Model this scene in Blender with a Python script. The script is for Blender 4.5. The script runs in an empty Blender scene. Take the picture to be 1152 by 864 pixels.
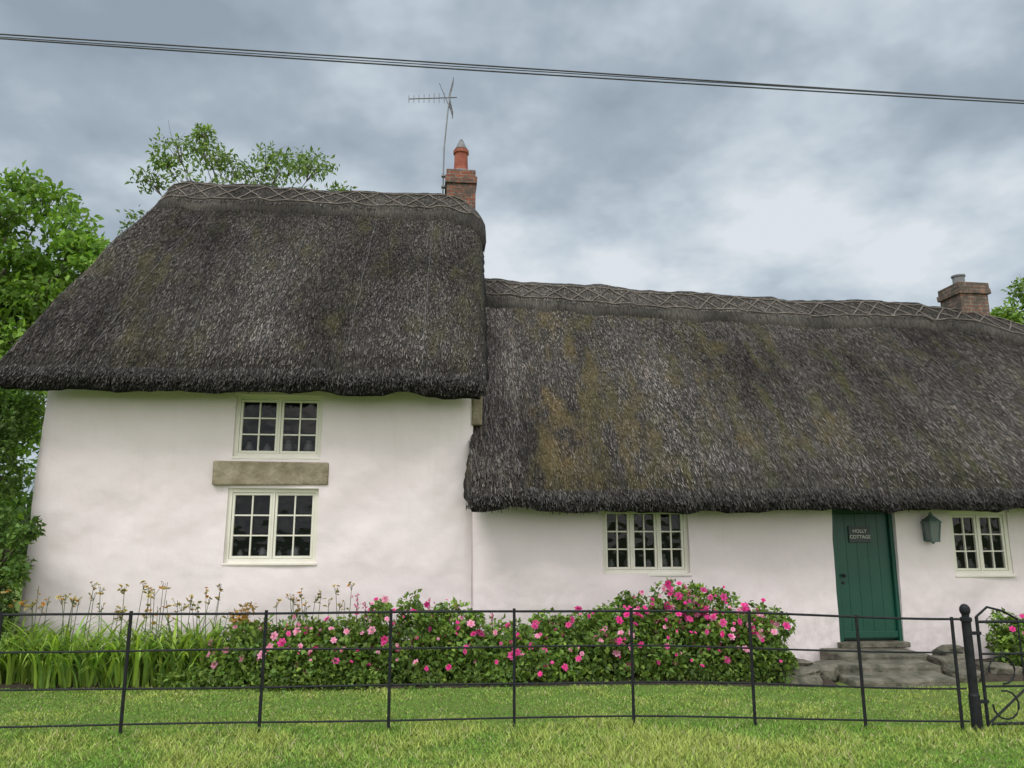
import bpy, math, random, bmesh
import numpy as np
from mathutils import Vector, Matrix
rng=np.random.default_rng(11); random.seed(5)
scene=bpy.context.scene
A6=math.radians(6)
HM=Matrix.Translation((0,11,0))@Matrix.Rotation(A6,4,'Z')
def H(u,y,z): return tuple(HM@Vector((u,y,z)))
def Harr(P):
    c,s=math.cos(A6),math.sin(A6)
    Q=P.copy(); Q[...,0]=P[...,0]*c-P[...,1]*s; Q[...,1]=11+P[...,0]*s+P[...,1]*c
    return Q
TAB=rng.random((256,256))
def vn(x,y):
    x=np.asarray(x,float);y=np.asarray(y,float)
    xi=np.floor(x).astype(int);yi=np.floor(y).astype(int);fx=x-xi;fy=y-yi
    fx=fx*fx*(3-2*fx);fy=fy*fy*(3-2*fy)
    g=lambda a,b:TAB[a%256,b%256]
    return (g(xi,yi)*(1-fx)+g(xi+1,yi)*fx)*(1-fy)+(g(xi,yi+1)*(1-fx)+g(xi+1,yi+1)*fx)*fy-.5
def fbm(x,y,o=3):
    r=0;a=1;x=np.asarray(x,float);y=np.asarray(y,float)
    for i in range(o):
        c,s=math.cos(.6*i),math.sin(.6*i);X=x*c-y*s;Y=x*s+y*c
        r=r+a*vn(X*2**i+17*i,Y*2**i+31*i);a*=.5
    return r
def ss(t):
    t=np.clip(t,0,1);return t*t*(3-2*t)
def gtrend(X): return -0.10*ss((np.asarray(X,float)-1)/3.5)
def gz(X,Y):
    return gtrend(X)+0.02*fbm(np.asarray(X)*.9,np.asarray(Y)*.9)
# ---------- materials
def newmat(name):
    m=bpy.data.materials.new(name);m.use_nodes=True
    nt=m.node_tree;b=nt.nodes['Principled BSDF'];return m,nt,b
def nd(nt,t,**k):
    n=nt.nodes.new(t)
    for a,v in k.items(): setattr(n,a,v)
    return n
def coord(nt,scale=(1,1,1),kind='Object',rot=(0,0,0)):
    tc=nd(nt,'ShaderNodeTexCoord');mp=nd(nt,'ShaderNodeMapping')
    mp.inputs['Scale'].default_value=scale;mp.inputs['Rotation'].default_value=rot
    nt.links.new(tc.outputs[kind],mp.inputs['Vector']);return mp.outputs[0]
def noi(nt,vec,scale,detail=3,rough=.6):
    n=nd(nt,'ShaderNodeTexNoise');n.inputs['Scale'].default_value=scale;n.inputs['Detail'].default_value=detail
    n.inputs['Roughness'].default_value=rough;nt.links.new(vec,n.inputs['Vector']);return n.outputs[0]
def ramp(nt,fac,stops):
    r=nd(nt,'ShaderNodeValToRGB');e=r.color_ramp.elements
    while len(e)<len(stops): e.new(.5)
    for i,(p,c) in enumerate(stops):
        e[i].position=p;e[i].color=(*c,1) if len(c)==3 else c
    nt.links.new(fac,r.inputs[0]);return r.outputs[0]
def mix(nt,f,a,b,mode='MIX'):
    n=nd(nt,'ShaderNodeMix',data_type='RGBA',blend_type=mode)
    for s,v in ((n.inputs[0],f),(n.inputs[6],a),(n.inputs[7],b)):
        if hasattr(v,'is_output'): nt.links.new(v,s)
        elif isinstance(v,(int,float)): s.default_value=v
        else: s.default_value=(*v,1)
    return n.outputs[2]
def mth(nt,op,a,b=0.,clamp=False):
    n=nd(nt,'ShaderNodeMath',operation=op);n.use_clamp=clamp
    for s,v in ((n.inputs[0],a),(n.inputs[1],b)):
        if hasattr(v,'is_output'): nt.links.new(v,s)
        else: s.default_value=v
    return n.outputs[0]
def maprange(nt,v,a,b,c=0.,d=1.):
    n=nd(nt,'ShaderNodeMapRange');nt.links.new(v,n.inputs[0])
    for i,x in enumerate((a,b,c,d)): n.inputs[i+1].default_value=x
    return n.outputs[0]
def bump(nt,b,h,strength=.5,dist=.02):
    n=nd(nt,'ShaderNodeBump');n.inputs['Strength'].default_value=strength;n.inputs['Distance'].default_value=dist
    nt.links.new(h,n.inputs['Height']);nt.links.new(n.outputs[0],b.inputs['Normal'])
def simple(name,c1,c2,scale=6,rough=.8,bs=.3,bd=.01,stretch=(1,1,1),metal=0,spec=.5):
    m,nt,b=newmat(name);v=coord(nt,stretch);n=noi(nt,v,scale)
    nt.links.new(ramp(nt,n,[(.3,c1),(.7,c2)]),b.inputs['Base Color'])
    b.inputs['Roughness'].default_value=rough;b.inputs['Metallic'].default_value=metal;b.inputs['Specular IOR Level'].default_value=spec
    if bs: bump(nt,b,noi(nt,v,scale*4),bs,bd)
    return m
def leafmat(name,trans=.35,rough=.55,spec=.35):
    m,nt,b=newmat(name)
    at=nd(nt,'ShaderNodeAttribute',attribute_name='Col')
    nt.links.new(at.outputs['Color'],b.inputs['Base Color']);b.inputs['Roughness'].default_value=rough
    b.inputs['Specular IOR Level'].default_value=spec
    tr=nd(nt,'ShaderNodeBsdfTranslucent');mx=nd(nt,'ShaderNodeMixShader');mx.inputs[0].default_value=trans
    cc=mix(nt,1.,at.outputs['Color'],(1.25,1.35,.7),'MULTIPLY');nt.links.new(cc,tr.inputs[0])
    nt.links.new(b.outputs[0],mx.inputs[1]);nt.links.new(tr.outputs[0],mx.inputs[2])
    nt.links.new(mx.outputs[0],nt.nodes['Material Output'].inputs[0]);return m
M={}
M['leaf']=leafmat('leaf_material');M['petal']=leafmat('petal_material',.25,.6,.2)
m,nt,b=newmat('straw_material');at=nd(nt,'ShaderNodeAttribute',attribute_name='Col');df=nd(nt,'ShaderNodeBsdfDiffuse')
nt.links.new(at.outputs['Color'],df.inputs[0]);nt.links.new(df.outputs[0],nt.nodes['Material Output'].inputs[0]);M['straw']=m
M['bark']=simple('bark',(.05,.04,.03),(.14,.11,.08),8,.9,.6,.02,(1,1,.3))
M['stem']=simple('stem',(.05,.08,.02),(.09,.12,.04),9,.7,0)
m,nt,b=newmat('pink_limewash');v=coord(nt)
n1=noi(nt,v,.7,3,.6);n2=noi(nt,v,7,4,.65)
c=ramp(nt,n1,[(.3,(.775,.69,.705)),(.7,(.83,.75,.76))])
sep=nd(nt,'ShaderNodeSeparateXYZ');nt.links.new(v,sep.inputs[0])
low=maprange(nt,sep.outputs[2],.15,1.2,1,0);drt=mth(nt,'MULTIPLY',low,maprange(nt,n2,.38,.7),True)
c=mix(nt,mth(nt,'MULTIPLY',drt,.55),c,(.42,.40,.36))
vs=coord(nt,(4,4,.5));stk=maprange(nt,noi(nt,vs,1.3,4,.7),.55,.8,0,.20)
c=mix(nt,stk,c,(.58,.53,.52))
nt.links.new(c,b.inputs['Base Color']);b.inputs['Roughness'].default_value=.85
h=mth(nt,'ADD',noi(nt,v,1.8,2),mth(nt,'MULTIPLY',n2,.15))
bump(nt,b,h,.6,.06);M['wall']=m
def thbase(name,gain):
    m,nt,b=newmat(name)
    at=nd(nt,'ShaderNodeAttribute',attribute_name='Col')
    fine=noi(nt,coord(nt,(14,2.2,2.2)),3.2,4,.75)
    c=mix(nt,1.,at.outputs['Color'],ramp(nt,fine,[(.3,(.3,.3,.3)),(.7,(1.7*gain,1.7*gain,1.65*gain))]),'MULTIPLY')
    nt.links.new(c,b.inputs['Base Color']);b.inputs['Roughness'].default_value=.95;b.inputs['Specular IOR Level'].default_value=.1
    bump(nt,b,fine,.9,.05);return m
M['thatch']=thbase('thatch_reed',1.);M['cap']=thbase('thatch_ridge',1.)
M['rod']=simple('hazel_rod',(.085,.072,.062),(.23,.195,.17),7,.9,0)
M['wire']=simple('thatch_netting_wire',(.08,.08,.08),(.2,.2,.2),2,.7,0)
M['cream']=simple('cream_paint',(.72,.70,.60),(.80,.78,.69),3,.5,0)
M['green']=simple('dark_green_paint',(.005,.055,.037),(.008,.075,.050),2,.4,.08,.003)
M['black']=simple('black_iron',(.008,.009,.011),(.02,.022,.025),15,.6,.3,.002,spec=.25)
M['cable']=simple('cable_rubber',(.04,.04,.042),(.07,.07,.072),5,.6,0)
M['sand']=simple('sandstone',(.19,.155,.10),(.38,.33,.24),5,.9,.9,.02)
M['stone']=simple('mossy_stone',(.045,.048,.03),(.20,.18,.14),5,.9,.9,.03)
M['pot']=simple('terracotta',(.22,.055,.033),(.36,.11,.065),8,.8,.3,.006)
M['metal']=simple('galvanised_metal',(.13,.13,.14),(.24,.24,.25),9,.45,0,metal=.6)
M['lead']=simple('lead_grey',(.12,.12,.13),(.24,.24,.25),9,.7,.2)
M['verd']=simple('verdigris_metal',(.06,.10,.09),(.11,.17,.15),20,.6,.2,.003)
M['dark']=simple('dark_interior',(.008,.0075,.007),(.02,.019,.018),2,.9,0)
M['curtain']=simple('curtain_cloth',(.25,.24,.22),(.4,.38,.35),3,.9,0)
M['china']=simple('china',(.3,.3,.35),(.55,.5,.5),8,.3,0)
M['letter']=simple('sign_lettering',(.55,.55,.5),(.62,.62,.56),5,.6,0)
M['soil']=simple('soil',(.035,.026,.018),(.08,.06,.04),12,.95,.9,.04)
M['wood']=simple('weathered_pole',(.10,.08,.06),(.2,.17,.13),7,.9,.5,.01,(1,1,.15))
m,nt,b=newmat('lantern_glass');b.inputs['Base Color'].default_value=(.16,.19,.19,1);b.inputs['Roughness'].default_value=.15;M['lglass']=m
m,nt,b=newmat('window_glass');b.inputs['Base Color'].default_value=(.010,.012,.014,1);b.inputs['Roughness'].default_value=.03
v=coord(nt);bump(nt,b,noi(nt,v,5,1),.25,.02)
tr=nd(nt,'ShaderNodeBsdfTransparent');tr.inputs[0].default_value=(.8,.84,.82,1)
mx=nd(nt,'ShaderNodeMixShader');mx.inputs[0].default_value=.5
nt.links.new(b.outputs[0],mx.inputs[1]);nt.links.new(tr.outputs[0],mx.inputs[2]);nt.links.new(mx.outputs[0],nt.nodes['Material Output'].inputs[0]);M['glass']=m
def brick(name,c1,c2,mo):
    m,nt,b=newmat(name);tc=nd(nt,'ShaderNodeTexCoord');sp=nd(nt,'ShaderNodeSeparateXYZ');nt.links.new(tc.outputs['Object'],sp.inputs[0])
    cb=nd(nt,'ShaderNodeCombineXYZ');nt.links.new(mth(nt,'ADD',sp.outputs[0],sp.outputs[1]),cb.inputs[0]);nt.links.new(sp.outputs[2],cb.inputs[1])
    br=nd(nt,'ShaderNodeTexBrick');br.inputs['Scale'].default_value=1;br.inputs['Brick Width'].default_value=.22;br.inputs['Row Height'].default_value=.075
    br.inputs['Mortar Size'].default_value=.010;br.inputs['Color1'].default_value=(*c1,1);br.inputs['Color2'].default_value=(*c2,1);br.inputs['Mortar'].default_value=(*mo,1)
    br.inputs['Mortar Smooth'].default_value=.3;br.inputs['Bias'].default_value=-.1
    nt.links.new(cb.outputs[0],br.inputs['Vector'])
    n=noi(nt,tc.outputs['Object'],6,5,.75)
    c=mix(nt,maprange(nt,n,.40,.58,0,.9),br.outputs['Color'],(.075,.068,.055))
    nt.links.new(c,b.inputs['Base Color']);b.inputs['Roughness'].default_value=.9
    h=mth(nt,'SUBTRACT',mth(nt,'MULTIPLY',n,.6),br.outputs['Fac']);bump(nt,b,h,.9,.015);return m
M['brickA']=brick('brick_red',(.34,.10,.055),(.16,.055,.04),(.26,.23,.20))
M['brickB']=brick('brick_brown',(.27,.125,.085),(.13,.08,.06),(.26,.24,.21))
# ---------- mesh helpers
def link(o,parent=None):
    scene.collection.objects.link(o)
    if parent: o.parent=parent
    return o
def np_mesh(name,V,F,mats,col=None,parent=None,smooth=False,world=None,mi=None):
    V=np.asarray(V,np.float32).reshape(-1,3);F=np.asarray(F,np.int32);k=F.shape[1]
    me=bpy.data.meshes.new(name);me.vertices.add(len(V));me.vertices.foreach_set('co',V.ravel())
    me.loops.add(F.size);me.loops.foreach_set('vertex_index',F.ravel())
    me.polygons.add(len(F));me.polygons.foreach_set('loop_start',np.arange(len(F),dtype=np.int32)*k)
    me.polygons.foreach_set('loop_total',np.full(len(F),k,np.int32))
    if mi is not None: me.polygons.foreach_set('material_index',np.asarray(mi,np.int32))
    if smooth: me.polygons.foreach_set('use_smooth',np.ones(len(F),bool))
    me.update(calc_edges=True)
    if col is not None:
        ca=me.color_attributes.new('Col','FLOAT_COLOR','POINT')
        c4=np.ones((len(V),4),np.float32);c4[:,:3]=col;ca.data.foreach_set('color',c4.ravel())
    for m in (mats if isinstance(mats,list) else [mats]): me.materials.append(m)
    o=bpy.data.objects.new(name,me);link(o,parent)
    if world is not None: o.matrix_world=world
    return o
def empty(name,mw=None):
    o=bpy.data.objects.new(name,None);link(o)
    if mw is not None: o.matrix_world=mw
    return o
class MB:
    def __init__(s): s.V=[];s.F=[];s.mi=[]
    def box(s,a,b,mi=0,taper=None,jit=0):
        i=len(s.V);x0,y0,z0=a;x1,y1,z1=b
        for z in (z0,z1):
            for (x,y) in ((x0,y0),(x1,y0),(x1,y1),(x0,y1)):
                if taper and z==z1:
                    cx,cy=(x0+x1)/2,(y0+y1)/2;x=cx+(x-cx)*taper;y=cy+(y-cy)*taper
                s.V.append((x+random.uniform(-jit,jit),y+random.uniform(-jit,jit),z+random.uniform(-jit,jit)))
        for f in ((0,3,2,1),(4,5,6,7),(0,1,5,4),(1,2,6,5),(2,3,7,6),(3,0,4,7)):
            s.F.append(tuple(i+k for k in f));s.mi.append(mi)
    def tube(s,P,R,n=8,mi=0,cap=True):
        P=[Vector(p) for p in P]
        if not hasattr(R,'__len__'): R=[R]*len(P)
        st=len(s.V);up=Vector((0,0,1))
        for k,p in enumerate(P):
            d=(P[min(k+1,len(P)-1)]-P[max(k-1,0)]).normalized()
            ref=up if abs(d.z)<.95 else Vector((1,0,0))
            a=d.cross(ref).normalized();b=d.cross(a)
            for j in range(n):
                t=2*math.pi*j/n;s.V.append(tuple(p+(a*math.cos(t)+b*math.sin(t))*R[k]))
        for k in range(len(P)-1):
            for j in range(n):
                s.F.append((st+k*n+j,st+k*n+(j+1)%n,st+(k+1)*n+(j+1)%n,st+(k+1)*n+j));s.mi.append(mi)
        if cap:
            s.F.append(tuple(st+j for j in range(n))[::-1]);s.mi.append(mi)
            e=st+(len(P)-1)*n;s.F.append(tuple(e+j for j in range(n)));s.mi.append(mi)
    def lathe(s,c,prof,n=16,mi=0):
        st=len(s.V)
        for r,z in prof:
            for j in range(n):
                t=2*math.pi*j/n;s.V.append((c[0]+r*math.cos(t),c[1]+r*math.sin(t),c[2]+z))
        for k in range(len(prof)-1):
            for j in range(n):
                s.F.append((st+k*n+j,st+k*n+(j+1)%n,st+(k+1)*n+(j+1)%n,st+(k+1)*n+j));s.mi.append(mi)
    def poly(s,pts,mi=0):
        i=len(s.V);s.V+=list(pts);s.F.append(tuple(range(i,i+len(pts))));s.mi.append(mi)
    def obj(s,name,mats,parent=None,bevel=0,smooth=False,world=None,segs=2):
        me=bpy.data.meshes.new(name);me.from_pydata([tuple(v) for v in s.V],[],s.F)
        for m in (mats if isinstance(mats,list) else [mats]): me.materials.append(m)
        me.polygons.foreach_set('material_index',s.mi)
        if smooth: me.polygons.foreach_set('use_smooth',[True]*len(s.F))
        me.update();o=bpy.data.objects.new(name,me);link(o,parent)
        if world is not None: o.matrix_world=world
        if bevel:
            b=o.modifiers.new('bevel','BEVEL');b.width=bevel;b.segments=segs;b.limit_method='ANGLE'
        return o
def nrm(a): return a/np.maximum(np.linalg.norm(a,axis=-1,keepdims=True),1e-6)
def leaves(C,D,N,L,W,fold=.12):
    D=nrm(D);S=nrm(np.cross(D,N));N=np.cross(S,D);L=np.asarray(L).reshape(-1,1);W=np.asarray(W).reshape(-1,1)
    V=np.stack([C,C+D*L*.45+S*W*.5+N*L*fold,C+D*L-N*L*.1,C+D*L*.45-S*W*.5+N*L*fold],1)
    n=len(C);F=np.arange(n*4).reshape(n,4);return V.reshape(-1,3),F
def leafcols(n,base,var=.35,yel=.15,k=4):
    b=np.array(base)[None]*(1+var*(rng.random((n,1))*2-1))
    y=rng.random((n,1))*yel;b=b*(1+y*np.array([[2.2,1.0,-.2]]))
    return np.repeat(np.clip(b,0,1),k,0)
def clump(n,c,r,shell=.6,ph=0.):
    d=nrm(rng.normal(size=(n,3)));rr=shell+(1-shell)*rng.random((n,1));rr=rr**.6
    lump=1+.45*fbm(d[:,0]*2.3+ph*7+5,d[:,1]*2.3+d[:,2]*3.1+ph*3,3)[:,None]
    return np.array(c)+d*rr*lump*np.array(r),d
def foliage(name,clumps,lsize,base,parent=None,mat='leaf',var=.4,yel=.2,droop=.3,aspect=.5,shell=.3):
    VV=[];FF=[];CC=[];off=0
    for k,(c,r,n) in enumerate(clumps):
        P,d=clump(n,c,r,shell,k*1.37)
        N=nrm(d*.5+rng.normal(size=d.shape)*.7+np.array([0,0,.6]));D=nrm(rng.normal(size=d.shape)+d*.6-np.array([0,0,droop]))
        L=lsize*(.6+.8*rng.random(n));V,F=leaves(P,D,N,L,L*aspect)
        tone=rng.uniform(.75,1.25)
        VV.append(V);FF.append(F+off);CC.append(leafcols(n,np.array(base)*tone,var,yel));off+=len(V)
    return np_mesh(name,np.concatenate(VV),np.concatenate(FF),M[mat],np.concatenate(CC),parent)
# =================== HOUSE
house=empty('thatched_cottage',HM)
def wall(name,u0,u1,z0,z1,ops,y0):
    def lines(a,b,step,edges):
        e=sorted(set(edges));L=[x for x in np.arange(a,b,step) if all(abs(x-q)>step*.45 for q in e)]
        return np.array(sorted(set(list(L)+[a,b]+e)))
    U=lines(u0,u1,.07,[o[0] for o in ops]+[o[1] for o in ops]);Z=lines(z0,z1,.07,[o[2] for o in ops]+[o[3] for o in ops])
    UU,ZZ=np.meshgrid(U,Z,indexing='ij')
    Y=y0+.085*fbm(UU*.55+3,ZZ*.55+y0*90,2)+.036*fbm(UU*1.9,ZZ*1.9,3)
    de=np.minimum(UU-u0,u1-UU);Y=Y+.05*np.exp(-de/.05)
    mb=MB()
    for i in range(len(U)):
        for j in range(len(Z)): mb.V.append((U[i],Y[i,j],Z[j]))
    nz=len(Z);vid=lambda i,j:i*nz+j
    def inop(i,j):
        cu=(U[i]+U[i+1])/2;cz=(Z[j]+Z[j+1])/2
        return any(o[0]<cu<o[1] and o[2]<cz<o[3] for o in ops)
    mask=np.array([[inop(i,j) for j in range(nz-1)] for i in range(len(U)-1)])
    def back(i,j,d=.24):
        k=len(mb.V);x,y,z=mb.V[vid(i,j)];mb.V.append((x,y0+d,z));return k
    for i in range(len(U)-1):
        for j in range(nz-1):
            if not mask[i,j]: mb.F.append((vid(i,j),vid(i+1,j),vid(i+1,j+1),vid(i,j+1)));mb.mi.append(0)
            else:
                for (di,dj,e) in ((-1,0,((i,j),(i,j+1))),(1,0,((i+1,j+1),(i+1,j))),(0,-1,((i+1,j),(i,j))),(0,1,((i,j+1),(i+1,j+1)))):
                    a,b=i+di,j+dj
                    if a<0 or b<0 or a>=len(U)-1 or b>=nz-1 or mask[a,b]: continue
                    p,q=e;mb.F.append((vid(*p),vid(*q),back(*q),back(*p)));mb.mi.append(0)
    for i in (0,len(U)-1):
        for j in range(nz-1):
            mb.F.append((vid(i,j),vid(i,j+1),back(i,j+1,.2),back(i,j,.2)));mb.mi.append(0)
    o=mb.obj(name,M['wall'],house,smooth=True)
    es=o.modifiers.new('split','EDGE_SPLIT');es.split_angle=math.radians(50)
    return o
WA_up=(-3.87,-2.68,2.79,3.66);WA_lo=(-3.90,-2.68,1.36,2.36);WB1=(1.29,2.56,1.19,2.12);WB2=(6.60,7.56,1.15,2.08);DR=(4.74,5.71,.22,2.12)
wall('front_wall_two_storey',-6.42,-.56,-.3,4.2,[WA_up,WA_lo],0)
wall('front_wall_single_storey',-.565,10.9,-.3,2.68,[WB1,WB2,DR],.035)
def gable(name,u,u_top,z0,ze,zt,yr=2.8,d=5.6,th=.3,inner=1):
    mb=MB()
    for k in (0,1):
        o=th*k*inner
        mb.poly([(u+o,.19,z0),(u+o,d-.1,z0),(u+o,d-.1,ze),(u_top+o,yr,zt),(u+o,.19,ze)])
    for p in range(5):
        mb.F.append((p,(p+1)%5,5+(p+1)%5,5+p));mb.mi.append(0)
    mb.obj(name,M['wall'],house)
gable('gable_wall_west',-6.40,-5.6,-.3,4.0,7.35)
gable('gable_wall_middle',-.575,-.62,-.3,4.0,7.3,inner=-1)
gable('gable_wall_east',10.88,10.6,-.3,2.5,5.2,inner=-1)
mb=MB();mb.box((-6.39,5.45,-.3),(-.58,5.6,4.1));mb.box((-.57,5.45,-.3),(10.87,5.58,2.6));mb.obj('rear_wall',M['wall'],house)
mb=MB();mb.box((-.57,-.035,3.28),(-.43,.35,3.80),jit=.012);mb.obj('stone_kneeler',M['sand'],house,.015)
def smin(a,b,k):
    h=np.clip(.5+.5*(b-a)/k,0,1);return b*(1-h)+a*h-k*h*(1-h)
YR=2.8
def prof(y,ze,zr,ye=-.5):
    yy=np.where(y<YR,y,2*YR-y);t=(yy-ye)/(YR-ye)
    return ze+(zr-ze)*(t+.035*np.sin(np.pi*np.clip(t,0,1)))
def rz(kind,u,y,nz=True):
    u=np.asarray(u,float);y=np.asarray(y,float)
    if kind=='A':
        zr=7.96+.0*u;z=prof(y,4.05,zr)
        z=smin(z,zr-.02,.18)
        z=smin(z,7.95+(u+6.15)*2.2,.25);z=smin(z,8.05-(u+1.05)*.92,.2);s=0
    else:
        zr=6.31-.026*u+.04*np.sin(u*.9);z=prof(y,2.51,zr);z=smin(z,zr-.02,.18)
        z=smin(z,zr+.05-(u-9.1)*.46,.25);s=50
    if nz: z=z+.10*fbm(u*.7+s,y*.8,2)+.05*fbm(u*3+s,y*2.2,3)
    return z
def tt(y): return np.clip((np.where(y<YR,y,2*YR-y)+.5)/3.3,0,1)
def uL(kind,y): return (-6.82+.83*tt(y)) if kind=='A' else (-.66+.13*np.clip(tt(y)/.3,0,1))
def uR(kind,y): return (-.42+.1*tt(y)) if kind=='A' else (11.3-.3*tt(y))
def mossmix(kind,u,y,c):
    n=.6*fbm(u*1.5+9,y*1.1+4,5)+1.0*fbm(u*7,y*3.2,4)+.35*fbm(u*22,y*14,2)
    if kind=='A':
        r=np.clip((u+2.6)/1.8,0,1)*np.clip((y-.6)/1.2,0,1)*.30+.10;op=.5;f=np.clip(.35+fbm(u*4,y*4,2),0,1)
        c1=np.array([.072,.074,.038]);c2=np.array([.13,.112,.052])
    else:
        r=np.clip((u+.1)/.8,0,1)*np.clip(1.2-(u-1.0)/9.,.0,1)*.46;op=.62;f=np.clip(.40+.9*fbm(u*3.3,y*3+7,4)+np.clip(.25-(u-1.)*.12,-.3,.25),0,1)
        c1=np.array([.082,.086,.040]);c2=np.array([.165,.122,.054])
    m=(ss((n+r-.12)/.85)*op)[...,None];f=f[...,None]
    return c*(1-m)+(c1*(1-f)+c2*f)*m
def basecol(kind,u,y):
    g=.050*(1+.8*fbm(u*.9,y*1.1,4));g=np.clip(g,.018,.11)*(1.3 if kind=='B' else 1.)
    return mossmix(kind,u,y,np.stack([g*1.06,g,g*.93],-1))
def roof(name,kind,nu,ny=150):
    s=np.linspace(0,1,nu)
    y=np.linspace(-.52,2*YR+.52,ny)
    S,Y=np.meshgrid(s,y,indexing='ij');l=uL(kind,Y);r=uR(kind,Y);U=l+(r-l)*S
    Z=rz(kind,U,Y)
    d=np.minimum(np.minimum(U-l,r-U),np.minimum(Y+.52,2*YR+.52-Y))
    Z=Z-.16*(1-np.clip(d/.16,0,1))**2
    T=np.stack([U,Y,Z],-1)
    B=T.copy();B[...,2]=Z-.26-.14*np.clip(d/.3,0,1)+.05*fbm(U*2,Y*2+9)
    B[...,0]=np.clip(U,l+.07,r-.07);B[...,1]=np.clip(Y,-.42,2*YR+.42)
    n=nu*ny;I=np.arange(n).reshape(nu,ny)
    F=[np.stack([I[:-1,:-1],I[1:,:-1],I[1:,1:],I[:-1,1:]],-1).reshape(-1,4)]
    F.append((np.stack([I[:-1,:-1],I[:-1,1:],I[1:,1:],I[1:,:-1]],-1)+n).reshape(-1,4))
    b=np.concatenate([I[:,0],I[-1,1:],I[-2::-1,-1],I[0,-2:0:-1]])
    Tb=T.reshape(-1,3)[b];Bb=B.reshape(-1,3)[b];mid=(Tb+Bb)/2
    out=np.zeros_like(mid);out[:nu,1]=-1;out[nu:nu+ny-1,0]=1;out[nu+ny-1:nu+ny-1+nu-1,1]=1;out[nu+ny-1+nu-1:,0]=-1
    mid=mid+out*(.08+.05*fbm(mid[:,0:1]*5,mid[:,1:2]*5+mid[:,2:3]*4))
    m0=2*n+np.arange(len(b));b2=np.roll(b,-1);m1=np.roll(m0,-1)
    F.append(np.stack([b,m0,m1,b2],-1));F.append(np.stack([m0,b+n,b2+n,m1],-1))
    V=np.concatenate([T.reshape(-1,3),B.reshape(-1,3),mid])
    col=np.concatenate([basecol(kind,U,Y).reshape(-1,3),np.full((n,3),.03),np.full((len(b),3),.04)])
    return np_mesh(name,V,np.concatenate(F),M['thatch'],col,house,True)
roof('thatch_roof_two_storey','A',190,170);roof('thatch_roof_single_storey','B',340,170)
def straws(name,kind,n,y0,y1,off=0.,L0=.12,ur=None,bright=1.,lift=.02,moss=True,vmax=.135):
    y=y0+(y1-y0)*rng.random(n);l=uL(kind,y)+.01;r=uR(kind,y)-.01
    if ur: l=np.maximum(l,ur[0]);r=np.minimum(r,ur[1]+.15*fbm(y*2,y*0+3,3))
    u=l+(r-l)*rng.random(n);e=.02
    edge=np.minimum(np.minimum(u-l,r-u),y+.52) if not ur else y+.52
    dr=.16*(1-np.clip(edge/.16,0,1))**2
    z=rz(kind,u,y)+off-dr;dzy=(rz(kind,u,y+e)-rz(kind,u,y-e))/(2*e);dzx=(rz(kind,u+e,y)-rz(kind,u-e,y))/(2*e)
    Nn=nrm(np.stack([-dzx,-dzy,np.ones(n)],-1));a=rng.normal(size=n)*.2
    T=nrm(np.stack([a,-np.ones(n),-dzy+a*dzx],-1));Sd=np.cross(T,Nn)
    L=L0*(.35+1.1*rng.random(n))[:,None];W=(.007+.008*rng.random(n))[:,None]
    P=np.stack([u,y,z],-1)-T*L*.5;lf=(.004+lift*rng.random(n)**2)[:,None]
    Q=P+T*L+Nn*lf
    V=np.stack([P-Sd*W*.5-Nn*.004,P+Sd*W*.5-Nn*.004,Q+Sd*W*.4,Q-Sd*W*.4],1).reshape(-1,3)
    v=.034+vmax*rng.random(n)**2.4;patch=1+.75*fbm(u*.8,y*.9+ord(kind),4)+.35*fbm(u*5,y*.7,2)
    v=v*np.clip(patch,.5,1.7)*bright;warm=rng.random(n)
    c=np.stack([v*(1.03+.12*warm),v*.98,v*(.97-.14*warm)],-1)
    if moss: c=mossmix(kind,u+.03*rng.normal(size=n),y,c)*(.7+.6*rng.random((n,1)))
    return np_mesh(name,V,np.arange(4*n).reshape(n,4),M['straw'],np.repeat(c,4,0),house)
straws('thatch_straw_two_storey','A',60000,-.5,2.75)
straws('thatch_straw_single_storey','B',95000,-.5,2.75,bright=1.15,vmax=.145)
straws('thatch_straw_patch','B',8000,-.5,2.2,ur=(-.6,.12),bright=1.6,L0=.25,moss=False)
def fringe(name,kind,n):
    u=uL(kind,np.array(-.5))+(uR(kind,np.array(-.5))-uL(kind,np.array(-.5)))*rng.random(n)
    f=rng.random(n);z=rz(kind,u,np.full(n,-.52))-.14-.26*f;y=-.55-.055*np.sin(f*np.pi)+.08*np.clip(f-.6,0,1)
    P=np.stack([u,y+.03,z+.04],-1);T=nrm(np.stack([rng.normal(size=n)*.2,-.55-.2*rng.random(n),-.75+.2*rng.normal(size=n)],-1))
    L=(.05+.07*rng.random(n)**2)[:,None];W=(.006+.006*rng.random(n))[:,None];S=np.array([[1.,0,0]])
    V=np.stack([P-S*W*.5,P+S*W*.5,P+T*L+S*W*.4,P+T*L-S*W*.4],1).reshape(-1,3)
    v=.025+.13*rng.random(n)**2.5;c=np.stack([v*1.06,v,v*.93],-1)
    np_mesh(name,V,np.arange(4*n).reshape(n,4),M['straw'],np.repeat(c,4,0),house)
fringe('thatch_eave_fringe_two_storey','A',9000);fringe('thatch_eave_fringe_single_storey','B',17000)
def capw(kind,u):
    if kind=='A': return .66+.30*np.clip(u+1.05,0,2)+.0*u
    return .66+.42*np.clip(u-9.1,0,3)
CT=.15
def endd(kind,u,u0,u1):
    return .30*(1-np.clip((u-u0)/.30,0,1))**2*(kind=='A')+.22*(1-np.clip((u1-u)/.25,0,1))**2
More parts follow.
